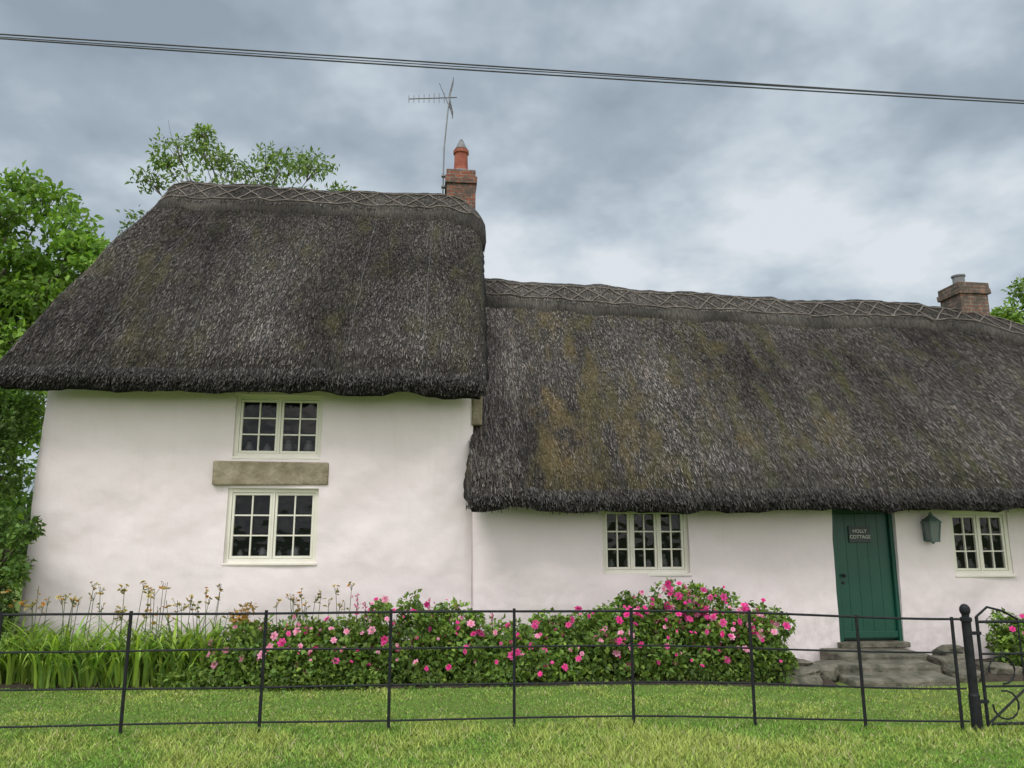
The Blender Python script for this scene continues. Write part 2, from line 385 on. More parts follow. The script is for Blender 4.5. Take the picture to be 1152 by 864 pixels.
def cap(name,kind,u0,u1,nu):
    u=np.linspace(u0,u1,nu);k=np.linspace(-1,1,41);Ug,K=np.meshgrid(u,k,indexing='ij')
    W=capw(kind,Ug)*(1+.09*fbm(Ug*2.5,K*0+2));Y=YR+K*W
    Z=rz(kind,Ug,Y)+CT-.06*np.clip((np.abs(K)-.88)/.12,0,1)**2-endd(kind,Ug,u0,u1)
    ny=41
    T=np.stack([Ug,Y,Z],-1);I=np.arange(nu*ny).reshape(nu,ny)
    F=[np.stack([I[:-1,:-1],I[1:,:-1],I[1:,1:],I[:-1,1:]],-1).reshape(-1,4)]
    b=np.concatenate([I[:,0],I[-1,1:],I[-2::-1,-1],I[0,-2:0:-1]]);Bv=T.reshape(-1,3)[b].copy();Bv[:,2]-=.24
    Bv[:,0]=np.clip(Bv[:,0],u0+.04,u1-.04)
    m=nu*ny+np.arange(len(b));F.append(np.stack([b,m,np.roll(m,-1),np.roll(b,-1)],-1))
    g=np.clip(.08*(1+.7*fbm(Ug*1.5,Y*2,4)),.03,.15);col=np.stack([g*1.06,g*.97,g*.88],-1).reshape(-1,3)
    col=np.concatenate([col,np.full((len(b),3),.018)])
    np_mesh(name,np.concatenate([T.reshape(-1,3),Bv]),np.concatenate(F),M['cap'],col,house,True)
    mb=MB()
    def pt(uu,f): 
        w=float(capw(kind,np.array(uu)));y=YR-f*w;return (uu,y,float(rz(kind,uu,y)-endd(kind,uu,u0,u1))+CT+.024+random.uniform(-.008,.006))
    U=np.arange(u0+.12,u1-.08,.11)
    for f in (.30,.84): mb.tube([pt(x,f+.02*random.uniform(-1,1)) for x in U],.013,5)
    per=.42;x=u0+.15
    while x+per<u1-.1:
        j=random.uniform(-.05,.05);k_=random.uniform(-.05,.05)
        if random.random()<.93: mb.tube([pt(x+per*q+j,.30+.54*q) for q in (0,.25,.5,.75,1)],.0115,5)
        if random.random()<.93: mb.tube([pt(x+per*q+k_,.84-.54*q) for q in (0,.25,.5,.75,1)],.0115,5)
        x+=per*random.uniform(.92,1.08)
    mb.obj(name+'_hazel_rods',M['rod'],house)
cap('thatch_ridge_cap_two_storey','A',-6.10,-.26,140);cap('thatch_ridge_cap_single_storey','B',-.56,11.1,240)
straws('ridge_straw_two_storey','A',6000,2.20,2.76,off=CT-.005,ur=(-5.75,-.5),bright=1.25,L0=.13,lift=.012,moss=False)
straws('ridge_straw_single_storey','B',12000,2.22,2.76,off=CT-.005,bright=1.3,L0=.13,lift=.012,moss=False)
mb=MB()
def seam(kind,ua,ub,r=.003):
    ys=np.linspace(-.48,2.1,30);mb.tube([(ua+(ub-ua)*i/29+random.uniform(-.012,.012),y,float(rz(kind,ua+(ub-ua)*i/29,y))+.016+random.uniform(-.006,.006)-(.1 if i==0 else 0)) for i,y in enumerate(ys)],r,4,cap=False)
for ua,ub in ((-5.7,-5.1),(-4.55,-4.2),(-3.5,-3.3),(-2.35,-2.2),(-1.3,-1.2)): seam('A',ua,ub,.004)
for ua,ub in ((1.5,1.45),(4.4,4.3),(7.4,7.2)): seam('B',ua,ub,.0025)
mb.obj('thatch_netting_seams',M['wire'],house)
# windows
def window(name,w,lights,cols,rows,y0,curt=0):
    u0,u1,z0,z1=w;mb=MB();yf=y0+.045;yb=y0+.13;fw=.055
    mb.box((u0-.004,yf,z0-.004),(u0+fw,yb,z1+.004));mb.box((u1-fw,yf,z0-.004),(u1+.004,yb,z1+.004))
    mb.box((u0+fw,yf+.001,z1-fw),(u1-fw,yb,z1+.004));mb.box((u0+fw,yf+.001,z0-.004),(u1-fw,yb,z0+fw))
    mb.box((u0-.01,y0-.025,z0-.03),(u1+.01,yf+.02,z0-.004))
    iw=(u1-u0-2*fw);mw=.03;lw=(iw-mw*(lights-1))/lights
    for l in range(lights):
        a=u0+fw+l*(lw+mw);b=a+lw
        if l<lights-1: mb.box((b,yf+.002,z0+fw),(b+mw,yb,z1-fw))
        sf=.034;ys=yf+.012+.004*(l%2);ye=yb-.02;za=z0+fw+.003;zb=z1-fw-.003;a+=.003;b-=.003
        mb.box((a,ys,za),(a+sf,ye,zb));mb.box((b-sf,ys,za),(b,ye,zb));mb.box((a+sf,ys+.001,zb-sf),(b-sf,ye,zb));mb.box((a+sf,ys+.001,za),(b-sf,ye,za+sf))
        for c in range(1,cols):
            x=a+sf+(b-a-2*sf)*c/cols;mb.box((x-.010,ys+.006,za+sf),(x+.010,ye-.004,zb-sf))
        for r in range(1,rows):
            z=za+sf+(zb-za-2*sf)*r/rows;mb.box((a+sf,ys+.008,z-.010),(b-sf,ye-.006,z+.010))
    mb.obj(name,M['cream'],house,.003)
    g=MB();gy=yb-.035
    g.poly([(u0+fw,gy,z0+fw),(u1-fw,gy,z0+fw),(u1-fw,gy,z1-fw),(u0+fw,gy,z1-fw)]);g.obj(name+'_glass',M['glass'],house)
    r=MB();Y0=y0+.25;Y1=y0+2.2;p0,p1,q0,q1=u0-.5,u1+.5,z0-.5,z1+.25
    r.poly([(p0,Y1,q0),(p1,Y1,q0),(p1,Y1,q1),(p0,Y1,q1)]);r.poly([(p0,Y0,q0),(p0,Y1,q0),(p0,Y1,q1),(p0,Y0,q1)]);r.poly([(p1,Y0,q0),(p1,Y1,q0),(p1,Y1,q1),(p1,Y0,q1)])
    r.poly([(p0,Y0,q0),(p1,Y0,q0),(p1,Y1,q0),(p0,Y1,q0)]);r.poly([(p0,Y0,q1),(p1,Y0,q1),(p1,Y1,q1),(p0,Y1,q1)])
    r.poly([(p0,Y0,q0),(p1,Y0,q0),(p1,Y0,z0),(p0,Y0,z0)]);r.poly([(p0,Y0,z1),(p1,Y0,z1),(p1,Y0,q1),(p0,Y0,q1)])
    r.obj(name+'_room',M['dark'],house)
    if curt:
        c=MB()
        for side in (0,1):
            n=14;wd=curt*(u1-u0)
            for i in range(n):
                xa=(u0+wd*i/n) if side==0 else (u1-wd*i/n);xb=(u0+wd*(i+1)/n) if side==0 else (u1-wd*(i+1)/n)
                ya=Y0+.12+.02*math.sin(i*1.6);yb2=Y0+.12+.02*math.sin((i+1)*1.6)
                c.poly([(xa,ya,z0-.1),(xb,yb2,z0-.1),(xb,yb2,z1+.05),(xa,ya,z1+.05)])
        c.obj(name+'_curtains',M['curtain'],house,smooth=True)
    s=MB();s.box((u0,y0+.15,z0-.02),(u1,y0+.26,z0+.01),0)
    k=u0+.17
    while k<u1-.12:
        h=random.uniform(.10,.22);rr=h*.36
        s.lathe((k,y0+.2,z0+.05),[(.6*rr,0),(rr,.4*h),(.75*rr,.75*h),(.45*rr,.85*h),(.6*rr,h)],10,1);k+=random.uniform(.18,.36)
    s.obj(name+'_sill_ornaments',[M['dark'],M['china']],house,smooth=False)
window('upper_window',WA_up,2,2,3,0);window('lower_window',WA_lo,2,2,3,0);window('parlour_window',WB1,3,2,3,.035);window('kitchen_window',WB2,2,2,3,.035,.1)
mb=MB();mb.box((-4.11,-.045,2.40),(-2.56,.12,2.725),jit=.008);mb.obj('stone_lintel',M['sand'],house,.02)
u0,u1,z0,z1=DR;mb=MB();yd=.035
mb.box((u0-.002,yd+.03,z0),(u0+.07,yd+.2,z1+.003));mb.box((u1-.05,yd+.03,z0),(u1+.002,yd+.2,z1+.003));mb.box((u0+.07,yd+.031,z1-.07),(u1-.05,yd+.2,z1+.003))
n=5;dw=(u1-u0-.12-.008)/n
for i in range(n): mb.box((u0+.074+i*dw+.001,yd+.085,z0+.03),(u0+.074+(i+1)*dw-.001,yd+.13,z1-.073))
mb.box((u0+.075,yd+.05,z0+.05),(u1-.055,yd+.088,z0+.14))
mb.box((u0+.072,yd+.128,z0+.01),(u1-.052,yd+.16,z1-.071))
mb.obj('front_door',M['green'],house,.004)
mb=MB();mb.tube([(u0+.15,yd+.09,1.15),(u0+.15,yd+.04,1.15)],.012,8);mb.lathe((u0+.15,yd+.035,1.12),[(0,0),(.02,.005),(.028,.025),(.02,.05),(0,.055)],12)
mb.box((u0+.13,yd+.078,1.02),(u0+.17,yd+.0845,1.06));mb.obj('door_handle',M['black'],house)
mb=MB();mb.box((u0-.05,-.06,.15),(u1+.03,.2,.222),jit=.004);mb.obj('door_threshold',M['stone'],house,.012)
sg=empty('house_name_sign',HM)
mb=MB();mb.box((5.03,yd+.062,1.62),(5.37,yd+.0845,1.86));mb.obj('plaque',simple('slate',(.02,.035,.035),(.035,.05,.05),9,.5,.1),sg,.004)
for txt,z in (("HOLLY",1.765),("COTTAGE",1.68)):
    cu=bpy.data.curves.new('lettering','FONT');cu.body=txt;cu.size=.07;cu.align_x='CENTER';cu.extrude=.001;cu.materials.append(M['letter'])
    t=bpy.data.objects.new('lettering_'+txt.lower(),cu);link(t,sg);t.location=(5.20,yd+.059,z);t.rotation_euler=(math.pi/2,0,0)
ln=empty('wall_lantern',HM@Matrix.Translation((6.20,.02,1.62)))
mb=MB();mb.box((-.06,-.02,.02),(.06,.012,.34));mb.tube([(0,-.01,.22),(0,-.12,.36),(0,-.15,.38)],.012,8)
for sx in (-1,1):
    for sy in (-1,1): mb.tube([(sx*.06,-.14+sy*.06,.03),(sx*.085,-.14+sy*.085,.29)],.012,6)
mb.box((-.07,-.21,.01),(.07,-.07,.035));mb.box((-.1,-.24,.285),(.1,-.04,.31));mb.box((-.095,-.235,.31),(.095,-.045,.385),taper=.35);mb.lathe((0,-.14,.385),[(.03,0),(.035,.02),(.015,.03),(.02,.05),(0,.06)],10)
mb.lathe((0,-.14,-.02),[(0,0),(.02,.01),(.03,.03)],10)
mb.obj('lantern_frame',M['verd'],ln,.003)
mb=MB();V=[(x*.058,-.14+y*.058,.036) for x,y in ((-1,-1),(1,-1),(1,1),(-1,1))]+[(x*.08,-.14+y*.08,.284) for x,y in ((-1,-1),(1,-1),(1,1),(-1,1))]
mb.V=V;mb.F=[(0,1,5,4),(1,2,6,5),(2,3,7,6),(3,0,4,7)];mb.mi=[0]*4;mb.obj('lantern_glass',M['lglass'],ln)
mb=MB();cx,cy=-.69,2.85
mb.box((-.96,2.58,6.2),(-.42,3.12,8.22),jit=.008);mb.box((-.99,2.55,8.22),(-.39,3.15,8.36),jit=.008);mb.box((-.965,2.575,8.36),(-.415,3.125,8.50),jit=.008)
mb.obj('chimney_stack_two_storey',M['brickA'],house,.01)
mb=MB();mb.lathe((cx,cy,8.49),[(.24,0),(.2,.07),(.14,.10)],16,1)
mb.lathe((cx,cy,8.55),[(.155,0),(.135,.1),(.125,.38),(.15,.40),(.15,.46),(.12,.48),(.1,.48)],18,0)
mb.lathe((cx,cy,9.03),[(.115,0),(.125,.015),(.075,.12),(.03,.22),(0,.235)],16,1);mb.obj('chimney_pot_two_storey',[M['pot'],M['lead']],house)
mb=MB();mb.box((9.07,2.5,5.0),(9.66,3.1,6.36),jit=.008);mb.box((9.03,2.46,6.36),(9.70,3.14,6.48),jit=.008);mb.box((9.05,2.48,6.48),(9.68,3.12,6.60),jit=.008);mb.obj('chimney_stack_single_storey',M['brickB'],house,.01)
mb=MB();mb.lathe((9.30,2.8,6.59),[(.2,0),(.13,.05),(.11,.06),(.11,.2),(.13,.21),(.13,.24),(.09,.24)],16);mb.obj('chimney_pot_single_storey',[M['lead']],house)
mb=MB();ax,ay=-1.03,2.75
mb.tube([(ax,ay,8.0),(ax+.01,ay,9.0),(ax+.07,ay,9.8),(ax+.12,ay,10.22)],.014,8)
mb.box((ax-.03,ay-.03,8.2),(ax+.08,ay+.06,8.23));mb.box((ax-.03,ay-.03,8.42),(ax+.08,ay+.06,8.45))
def bp(f): return (-1.72+.93*f,2.75+.1*(1-f),10.06+.03*f)
mb.tube([bp(0),bp(1)],.011,6)
for i in range(9):
    p=bp(i/9.5);mb.tube([(p[0],p[1],p[2]-.075-.004*i),(p[0],p[1],p[2]+.075+.004*i)],.007,5)
p=bp(.78)
for s in (-1,1):
    for o in (-.1,0,.1):
        mb.tube([(p[0]+.05,p[1]+o,p[2]),(p[0]+.13,p[1]+o,p[2]+s*.36)],.007,5)
    for q in (.3,.65,1): mb.tube([(p[0]+.05+.08*q,p[1]-.14,p[2]+s*.36*q),(p[0]+.05+.08*q,p[1]+.14,p[2]+s*.36*q)],.006,5)
mb.tube([(p[0]-.14,p[1],p[2]+.3),(p[0]+.12,p[1],p[2]-.34)],.008,5)
mb.obj('television_aerial',M['metal'],None,world=HM)
mb=MB();mb.box((4.38,-.62,-.2),(5.66,-.02,.145),jit=.015);mb.box((4.0,-1.08,-.25),(5.5,-.55,.075),jit=.02);mb.box((4.05,-1.52,-.3),(5.42,-1.0,-.005),jit=.02)
mb.obj('stone_steps',M['stone'],None,.03,world=HM)
def boulder(name,c,r,seed):
    bm=bmesh.new();bmesh.ops.create_icosphere(bm,subdivisions=3,radius=1)
    for v in bm.verts:
        p=v.co;q=1+.5*float(fbm(p.x*1.3+seed*7,p.y*1.3+p.z*2.1+seed,3));v.co=Vector((math.copysign(abs(p.x)**.6,p.x)*r[0],math.copysign(abs(p.y)**.6,p.y)*r[1],math.copysign(abs(p.z)**.6,p.z)*r[2]))*q
    me=bpy.data.meshes.new(name);bm.to_mesh(me);me.materials.append(M['stone']);o=bpy.data.objects.new(name,me);link(o);o.location=H(*c)
for i,(c,r) in enumerate([((3.45,-1.25,-.02),(.3,.22,.13)),((3.85,-1.0,.0),(.2,.2,.12)),((3.55,-.85,.04),(.3,.2,.12)),((5.85,-.7,.02),(.22,.18,.13)),((6.1,-.45,.06),(.22,.18,.16)),((5.75,-1.15,-.05),(.2,.18,.1)),((6.35,-.95,-.04),(.25,.18,.12))]):
    boulder('boulder',c,r,i)
# =================== GROUND
m,nt,b=newmat('lawn_soil');v=coord(nt);n1=noi(nt,v,1.2,4,.7);n2=noi(nt,v,40,3,.7)
c=mix(nt,.5,ramp(nt,n1,[(.35,(.11,.18,.035)),(.65,(.18,.22,.06))]),ramp(nt,n2,[(.35,(.08,.13,.03)),(.7,(.20,.25,.07))]))
nt.links.new(c,b.inputs['Base Color']);b.inputs['Roughness'].default_value=.95;b.inputs['Specular IOR Level'].default_value=.1;bump(nt,b,n2,.8,.03);M['lawn']=m
xs=np.concatenate([np.array([-900,-300,-100,-40,-20]),np.linspace(-12,16,113),np.array([22,40,100,300,900])]);ys=np.concatenate([np.array([-900,-300,-100,-30,-8]),np.linspace(-2,14,65),np.array([20,40,100,300,900])])
X,Y=np.meshgrid(xs,ys,indexing='ij');I=np.arange(X.size).reshape(X.shape)
np_mesh('ground',np.stack([X,Y,gz(X,Y)],-1),np.stack([I[:-1,:-1],I[1:,:-1],I[1:,1:],I[:-1,1:]],-1).reshape(-1,4),M['lawn'],None,None,True)
n=210000
Yb=5.3+(10.2-5.3)*rng.random(n)**1.15;Xb=(rng.random(n)*2-1)*(Yb*.70+.6)
c6,s6=math.cos(A6),math.sin(A6)
ul=Xb*c6+(Yb-11)*s6;yl=-Xb*s6+(Yb-11)*c6
EU=[-8,-5.8,-3.6,-1.95,1.1,3.2,3.9,6,9];EV=[-.95,-1.05,-1.28,-1.5,-1.6,-1.55,-1.5,-1.4,-1.2]
edge=np.interp(ul,EU,EV)+.06*fbm(ul*3,ul*0)
bare=ss((ul-3.2)/1.5)*ss((yl+3.6)/.5)*(.6+fbm(Xb*2,Yb*3,3))
keep=(yl<edge)&~((ul>4.0)&(ul<5.5)&(yl>-1.52))&(rng.random(n)>bare*.6);Xb=Xb[keep];Yb=Yb[keep];bare=bare[keep];n=len(Xb)
front=Yb<(7.5+.0718*Xb)
nearf=np.exp(-np.abs(Yb-(7.53+.0718*Xb))/.06)
pt=fbm(Xb*1.3,Yb*1.3,5)+.6*fbm(Xb*5,Yb*5,2);hgt=(.013+.020*rng.random(n))*np.where(front,1.5,.85)*(1+.9*pt)*(1+1.3*nearf)
P=np.stack([Xb,Yb,gz(Xb,Yb)-.003],-1);a=rng.random(n)*2*np.pi;S=np.stack([np.cos(a),np.sin(a),0*a],-1)
ln_=rng.normal(size=(n,3))*.65;ln_[:,2]=1;W=(.004+.004*rng.random(n))[:,None]
V=np.stack([P-S*W,P+S*W,P+ln_*hgt[:,None]],1).reshape(-1,3)
yl_=np.clip(.36+1.25*pt+.25*rng.normal(size=n)+np.where(front,.18,-.08)+bare*.5,0,1)[:,None]
col=(1-yl_)*np.array([[.155,.31,.05]])+yl_*np.array([[.37,.44,.11]]);col*=(.65+.7*rng.random((n,1)))
dry=rng.random(n)<.07;col[dry]=np.array([.48,.43,.25])
np_mesh('grass',V,np.arange(3*n).reshape(n,3),M['straw'],np.repeat(col,3,0))
us=np.linspace(-8,8.5,130)
e=np.interp(us,[-8,-5.8,-3.6,-1.95,1.1,3.2,3.9,4.0,5.5,5.6,9],[-.95,-1.05,-1.28,-1.5,-1.6,-1.55,-1.5,-.6,-.6,-1.3,-1.2])
V=[]
for k,f in enumerate(np.linspace(0,1,9)):
    y=e*(1-f)+.1*f;w=Harr(np.stack([us,y,us*0],-1));w[:,2]=gz(w[:,0],w[:,1])+.004+(.06*min(1,f*5))+(.04*fbm(us*4,y*4) if k else 0);V.append(w)
V=np.stack(V,1);I=np.arange(V.shape[0]*9).reshape(-1,9)
np_mesh('flower_bed_soil',V,np.stack([I[:-1,:-1],I[1:,:-1],I[1:,1:],I[:-1,1:]],-1).reshape(-1,4),M['soil'],None,None,True)
# =================== PLANTS
def bloom_template():
    V=[];F=[];k=0
    for ring,(n,tilt,L,W) in enumerate(((6,.25,1,.75),(5,.7,.75,.6),(4,1.15,.5,.45))):
        for i in range(n):
            a=2*math.pi*i/n+ring*.5;d=np.array([math.cos(a)*math.cos(tilt),math.sin(a)*math.cos(tilt),math.sin(tilt)]);s=np.array([-math.sin(a),math.cos(a),0])
            for p in (d*.05-s*W*.12,d*L*.6-s*W*.5,d*L-s*W*.22+np.array([0,0,-.06]),d*L+s*W*.22+np.array([0,0,-.06]),d*L*.6+s*W*.5,d*.05+s*W*.12): V.append(p)
            F.append(tuple(range(k,k+6)));k+=6
    return np.array(V),np.array(F)
BT,BF=bloom_template()
def blooms(name,P,D,size,cols,parent):
    VV=[];FF=[];CC=[]
    for i,(p,d) in enumerate(zip(P,D)):
        q=Vector(d).to_track_quat('Z','Y').to_matrix();q=np.array(q)@np.array(Matrix.Rotation(rng.random()*6.28,3,'Z'))
        VV.append(np.array(p)+(BT*size[i]*np.array([1,rng.uniform(.7,1),1]))@q.T);FF.append(BF+i*len(BT))
        c=np.tile(cols[i],(len(BT),1))*(.85+.3*rng.random((len(BT)//6,1)).repeat(6,0));CC.append(c)
    return np_mesh(name,np.concatenate(VV),np.concatenate(FF),M['petal'],np.clip(np.concatenate(CC),0,1),parent)
def rose(u,y,w,h,nb,light=.3,leafn=2900,name='rose_bush',dp=.5,base=(.115,.215,.05)):
    g=empty(name);c=H(u,y,0);gz0=float(gz(c[0],c[1]))
    mb=MB();cl=[];tips=[]
    for i in range(24):
        a=random.uniform(0,6.28);r=random.uniform(.1,1.05);tz=h*random.uniform(.5,1.16)*(1-.22*r*r)
        tip=(c[0]+math.cos(a)*r*w,c[1]+math.sin(a)*r*dp,gz0+tz)
        mid=(c[0]+math.cos(a)*r*w*.4,c[1]+math.sin(a)*r*dp*.4,gz0+tz*.55)
        mb.tube([(c[0]+random.uniform(-.08,.08),c[1]+random.uniform(-.08,.08),gz0),mid,tip],[.012,.008,.004],5);tips.append(tip)
        rr=random.uniform(.07,.21);cl.append(((tip[0],tip[1],tip[2]-rr*.7),(rr*1.1,rr,rr),int(leafn/30)))
    cl.append(((c[0],c[1],gz0+h*.42),(w*.95,dp,h*.36),int(leafn*.36)))
    cl.append(((c[0],c[1]-dp*.5,gz0+h*.22),(w*.95,dp*.6,h*.24),int(leafn*.22)))
    mb.obj('stems',M['stem'],g)
    foliage('leaves',cl,.066,base,g,var=.6,yel=.35,aspect=.62,shell=.5)
    P=[];D=[];S=[];C=[]
    for i in range(nb):
        if random.random()<.6: t=random.choice(tips);p=(t[0]+random.gauss(0,.10),t[1]-random.uniform(0,.22),t[2]+random.uniform(-.12,.08))
        else:
            a=random.uniform(math.pi,2*math.pi);ph=random.uniform(.0,1.3)
            p=(c[0]+math.cos(a)*w*1.05*math.cos(ph)*random.uniform(.7,1.05),c[1]+math.sin(a)*dp*1.1*math.cos(ph*.8),gz0+h*.2+h*.8*math.sin(ph))
        P.append(p);D.append((random.gauss(0,.5),-1+random.gauss(0,.4),.7+random.gauss(0,.4)));S.append(random.choice((.022,.032,.042,.052))*random.uniform(.85,1.15))
        if random.random()<light: C.append(np.array([.82,.38,.55])*random.uniform(.9,1.1))
        else: C.append(np.array([.72,.05,.30])*random.uniform(.75,1.2)+np.array([.10,.08,.10])*random.random())
    if nb: blooms('blooms',P,D,S,C,g)
for (u,y,w,h,nb,lt) in [(-3.35,-.85,.5,.62,18,.9),(-2.75,-.95,.5,.68,42,.8),(-2.15,-1.0,.5,.66,32,.5),(-1.45,-.95,.55,.88,48,.35),(-.85,-.95,.5,.78,34,.4),(-.25,-1.0,.5,.60,26,.3),(.35,-1.0,.5,.66,38,.3),(.95,-1.0,.5,.70,38,.3),(1.5,-1.0,.55,.88,60,.15),(2.1,-.95,.55,1.0,92,.2),(2.65,-.95,.52,1.0,92,.25),(3.05,-1.0,.42,.85,40,.4),(7.0,-.7,.4,.8,20,.4),(7.6,-.6,.5,.85,22,.5)]:
    rose(u,y,w,h,nb,lt)
foliage('ground_cover_plants',[((*H(u,-1.34+random.uniform(-.08,.08),0)[:2],.06+random.uniform(0,.07)),(.28,.18,random.uniform(.1,.2)),420) for u in np.arange(-3.9,3.2,.33)],.06,(.11,.20,.05),yel=.35,shell=.3)
foliage('yellow_leaved_shrub',[((*H(-3.35+random.uniform(-.2,.2),-.6,0)[:2],.58+random.uniform(-.15,.26)),(.10,.10,.07),60) for i in range(9)],.055,(.26,.19,.06),yel=.5,shell=.1)
def daylily(name,cu,cy,w,dp,nl,stems,hh=.8,base=(.18,.32,.075)):
    g=empty(name);n=nl;K=8
    u=cu+w*(rng.random(n)*2-1);y=cy+dp*(rng.random(n)*2-1);B=Harr(np.stack([u,y,0*u],-1));B[:,2]=gz(B[:,0],B[:,1])
    az=rng.random(n)*2*np.pi;L=hh*(.65+.7*rng.random(n));th0=.05+.35*rng.random(n);th1=1.5+1.3*rng.random(n);wd=.012+.012*rng.random(n)
    d=np.stack([np.cos(az),np.sin(az)],-1);S=np.stack([-np.sin(az),np.cos(az),0*az],-1)
    P=B.copy();VV=[]
    for k in range(K+1):
        f=k/K;ww=(wd*(1-f**2.2)+.0008)[:,None];VV+= [P-S*ww,P+S*ww]
        th=th0+(th1-th0)*f**1.6;st=L/K;P=P+np.stack([d[:,0]*np.sin(th)*st,d[:,1]*np.sin(th)*st,np.cos(th)*st],-1)
    V=np.stack(VV,1);m=2*(K+1);o=(np.arange(n)*m)[:,None]
    F=np.concatenate([o+np.array([[2*k,2*k+1,2*k+3,2*k+2]]) for k in range(K)],0)
    np_mesh('strap_leaves',V.reshape(-1,3),F,M['leaf'],leafcols(n,base,.6,.4,m),g,True)
    mb=MB();P=[];D=[];Sz=[];C=[]
    for i in range(stems):
        uu=cu+w*random.uniform(-1,1);yy=cy+dp*random.uniform(-.6,.9);b0=H(uu,yy,0);hs=random.uniform(.8,1.25)*hh*1.2;lx=random.uniform(-.14,.14)
        top=(b0[0]+lx,b0[1],hs);mb.tube([b0,(b0[0]+lx*.4,b0[1],hs*.5),top],[.006,.005,.003],5)
        for j in range(random.randint(3,6)):
            q=(top[0]+random.uniform(-.05,.05),top[1]+random.uniform(-.04,.04),top[2]-random.uniform(-.02,.10))
            mb.tube([(top[0],top[1],top[2]-.08),q],.0025,4);P.append(q);D.append((random.gauss(0,.5),random.gauss(0,.5),1));Sz.append(random.uniform(.018,.036));C.append(np.array(random.choice([(.5,.38,.14),(.6,.5,.25),(.36,.32,.12),(.6,.30,.07)])))
    mb.obj('flower_stems',M['stem'],g)
    if P: blooms('buds',P,D,Sz,C,g)
daylily('daylily_clump',-6.0,-.7,.3,.25,230,8);daylily('daylily_clump',-5.3,-.8,.33,.3,290,12);daylily('daylily_clump',-4.55,-.85,.33,.35,290,14);daylily('daylily_clump',-3.95,-.9,.3,.3,230,12)
daylily('daylily_clump',-2.6,-.5,.5,.2,160,16,.75);daylily('daylily_clump',.2,-.5,.5,.2,120,0,.62)
g=empty('pink_flower_spires');mb=MB();P=[];D=[];Sz=[];C=[]
for (u,h) in ((-2.05,1.0),(-1.95,.9),(-1.3,.98),(-1.15,.94),(-1.5,.85),(-.35,.78)):
    b0=H(u,-.8,0);mb.tube([b0,(b0[0]+.02,b0[1],h)],[.006,.004],5)
    for j in range(14): P.append((b0[0]+.02+random.gauss(0,.018),b0[1]-.01+random.gauss(0,.015),h-.02*j*random.uniform(.6,1)));D.append((random.gauss(0,1),-.6,.5));Sz.append(.019);C.append(np.array([.65,.25,.4]))
mb.obj('stems',M['stem'],g);blooms('blooms',P,D,Sz,C,g)
def shrub(name,cl,ls,base,trunk):
    g=empty(name);mb=MB()
    for c,r,n in cl: mb.tube([trunk,((trunk[0]+c[0])/2,(trunk[1]+c[1])/2,c[2]*.55),c],[.05,.03,.012],6)
    mb.obj('branches',M['bark'],g);foliage('leaves',cl,ls,base,g,yel=.2,aspect=.5,shell=.3)
cl=[]
for i in range(30):
    z=random.uniform(.2,3.7);cl.append(((random.uniform(-8.7,-6.95),random.uniform(9.8,11.0),z),(random.uniform(.35,.6),)*2+(random.uniform(.3,.5),),900))
for (x,y,z,r) in ((-6.40,9.95,.35,.34),(-6.45,9.9,.85,.3),(-6.42,10,1.35,.26),(-6.2,9.9,1.72,.13),(-6.02,9.85,1.80,.10),(-6.15,9.85,1.25,.12),(-6.6,10,1.9,.28),(-6.65,10.1,2.5,.28),(-6.72,10.2,3.1,.27),(-6.8,10.4,3.5,.22),(-6.3,9.8,.15,.25),(-6.6,9.6,.5,.35)): cl.append(((x,y,z),(r,r,r*1.1),int(5200*r*r)+60))
shrub('evergreen_shrub',cl,.08,(.085,.165,.04),(-7.8,10.5,0))
def tree(name,base,trunk_top,clumps,ls,colr,r0=.22,yel=.25,aspect=.5):
    g=empty(name);mb=MB();b=Vector(base);t=Vector(trunk_top);pts=[b.lerp(t,f)+Vector((random.uniform(-.1,.1),random.uniform(-.1,.1),0))*(f>0) for f in (0,.25,.5,.75,1)]
    mb.tube(pts,[r0,r0*.85,r0*.65,r0*.4,r0*.15],9)
    for c,r,n in clumps:
        c=Vector(c);f=min(.92,max(.2,(c.z-b.z)/(t.z-b.z)-.25));s=b.lerp(t,f);m_=s.lerp(c,.5)+Vector((0,0,-.12*(c-s).length*.3))
        mb.tube([s,m_,c],[r0*.2,r0*.09,.008],6)
        for q in range(6):
            e=c+Vector((random.gauss(0,1)*r[0]*.5,random.gauss(0,1)*r[1]*.5,random.gauss(0,1)*r[2]*.5+.1));mb.tube([m_.lerp(c,.7),c.lerp(e,.5)+Vector((0,0,.04)),e],[.011,.006,.003],4)
    mb.obj('trunk_and_limbs',M['bark'],g);foliage('crown',clumps,ls,colr,g,yel=yel,aspect=aspect,shell=.2,droop=.5)
cl=[]
for i in range(50):
    d=nrm(rng.normal(size=3));rr=rng.random()**.4;c=np.array([-10.7,15,6.1])+d*rr*np.array([2.5,2.0,2.6]);r=rng.uniform(.45,.8);cl.append((tuple(c),(r,r,r*.6),520))
cl+=[((-9.6,15,8.5),(.7,.6,.4),450),((-10.2,15,8.9),(.5,.5,.3),350),((-8.9,14.6,7.8),(.6,.6,.35),360),((-8.6,14.5,7.3),(.55,.6,.35),360),((-8.2,14.3,6.9),(.35,.4,.25),180),((-9.0,14.2,6.2),(.8,.6,.5),500),((-9.3,14,5.2),(.8,.6,.6),500),((-9.2,13.8,4.3),(.8,.6,.6),500),((-9.0,13.6,3.5),(.7,.6,.5),450),((-8.9,13.3,2.7),(.7,.6,.5),450),((-8.8,13.2,1.9),(.7,.6,.5),400),((-8.8,13.2,1.0),(.7,.6,.5),400)]
tree('deciduous_tree',(-11,15,0),(-10.6,15,8.1),cl,.15,(.135,.265,.045),.25)
cl=[]
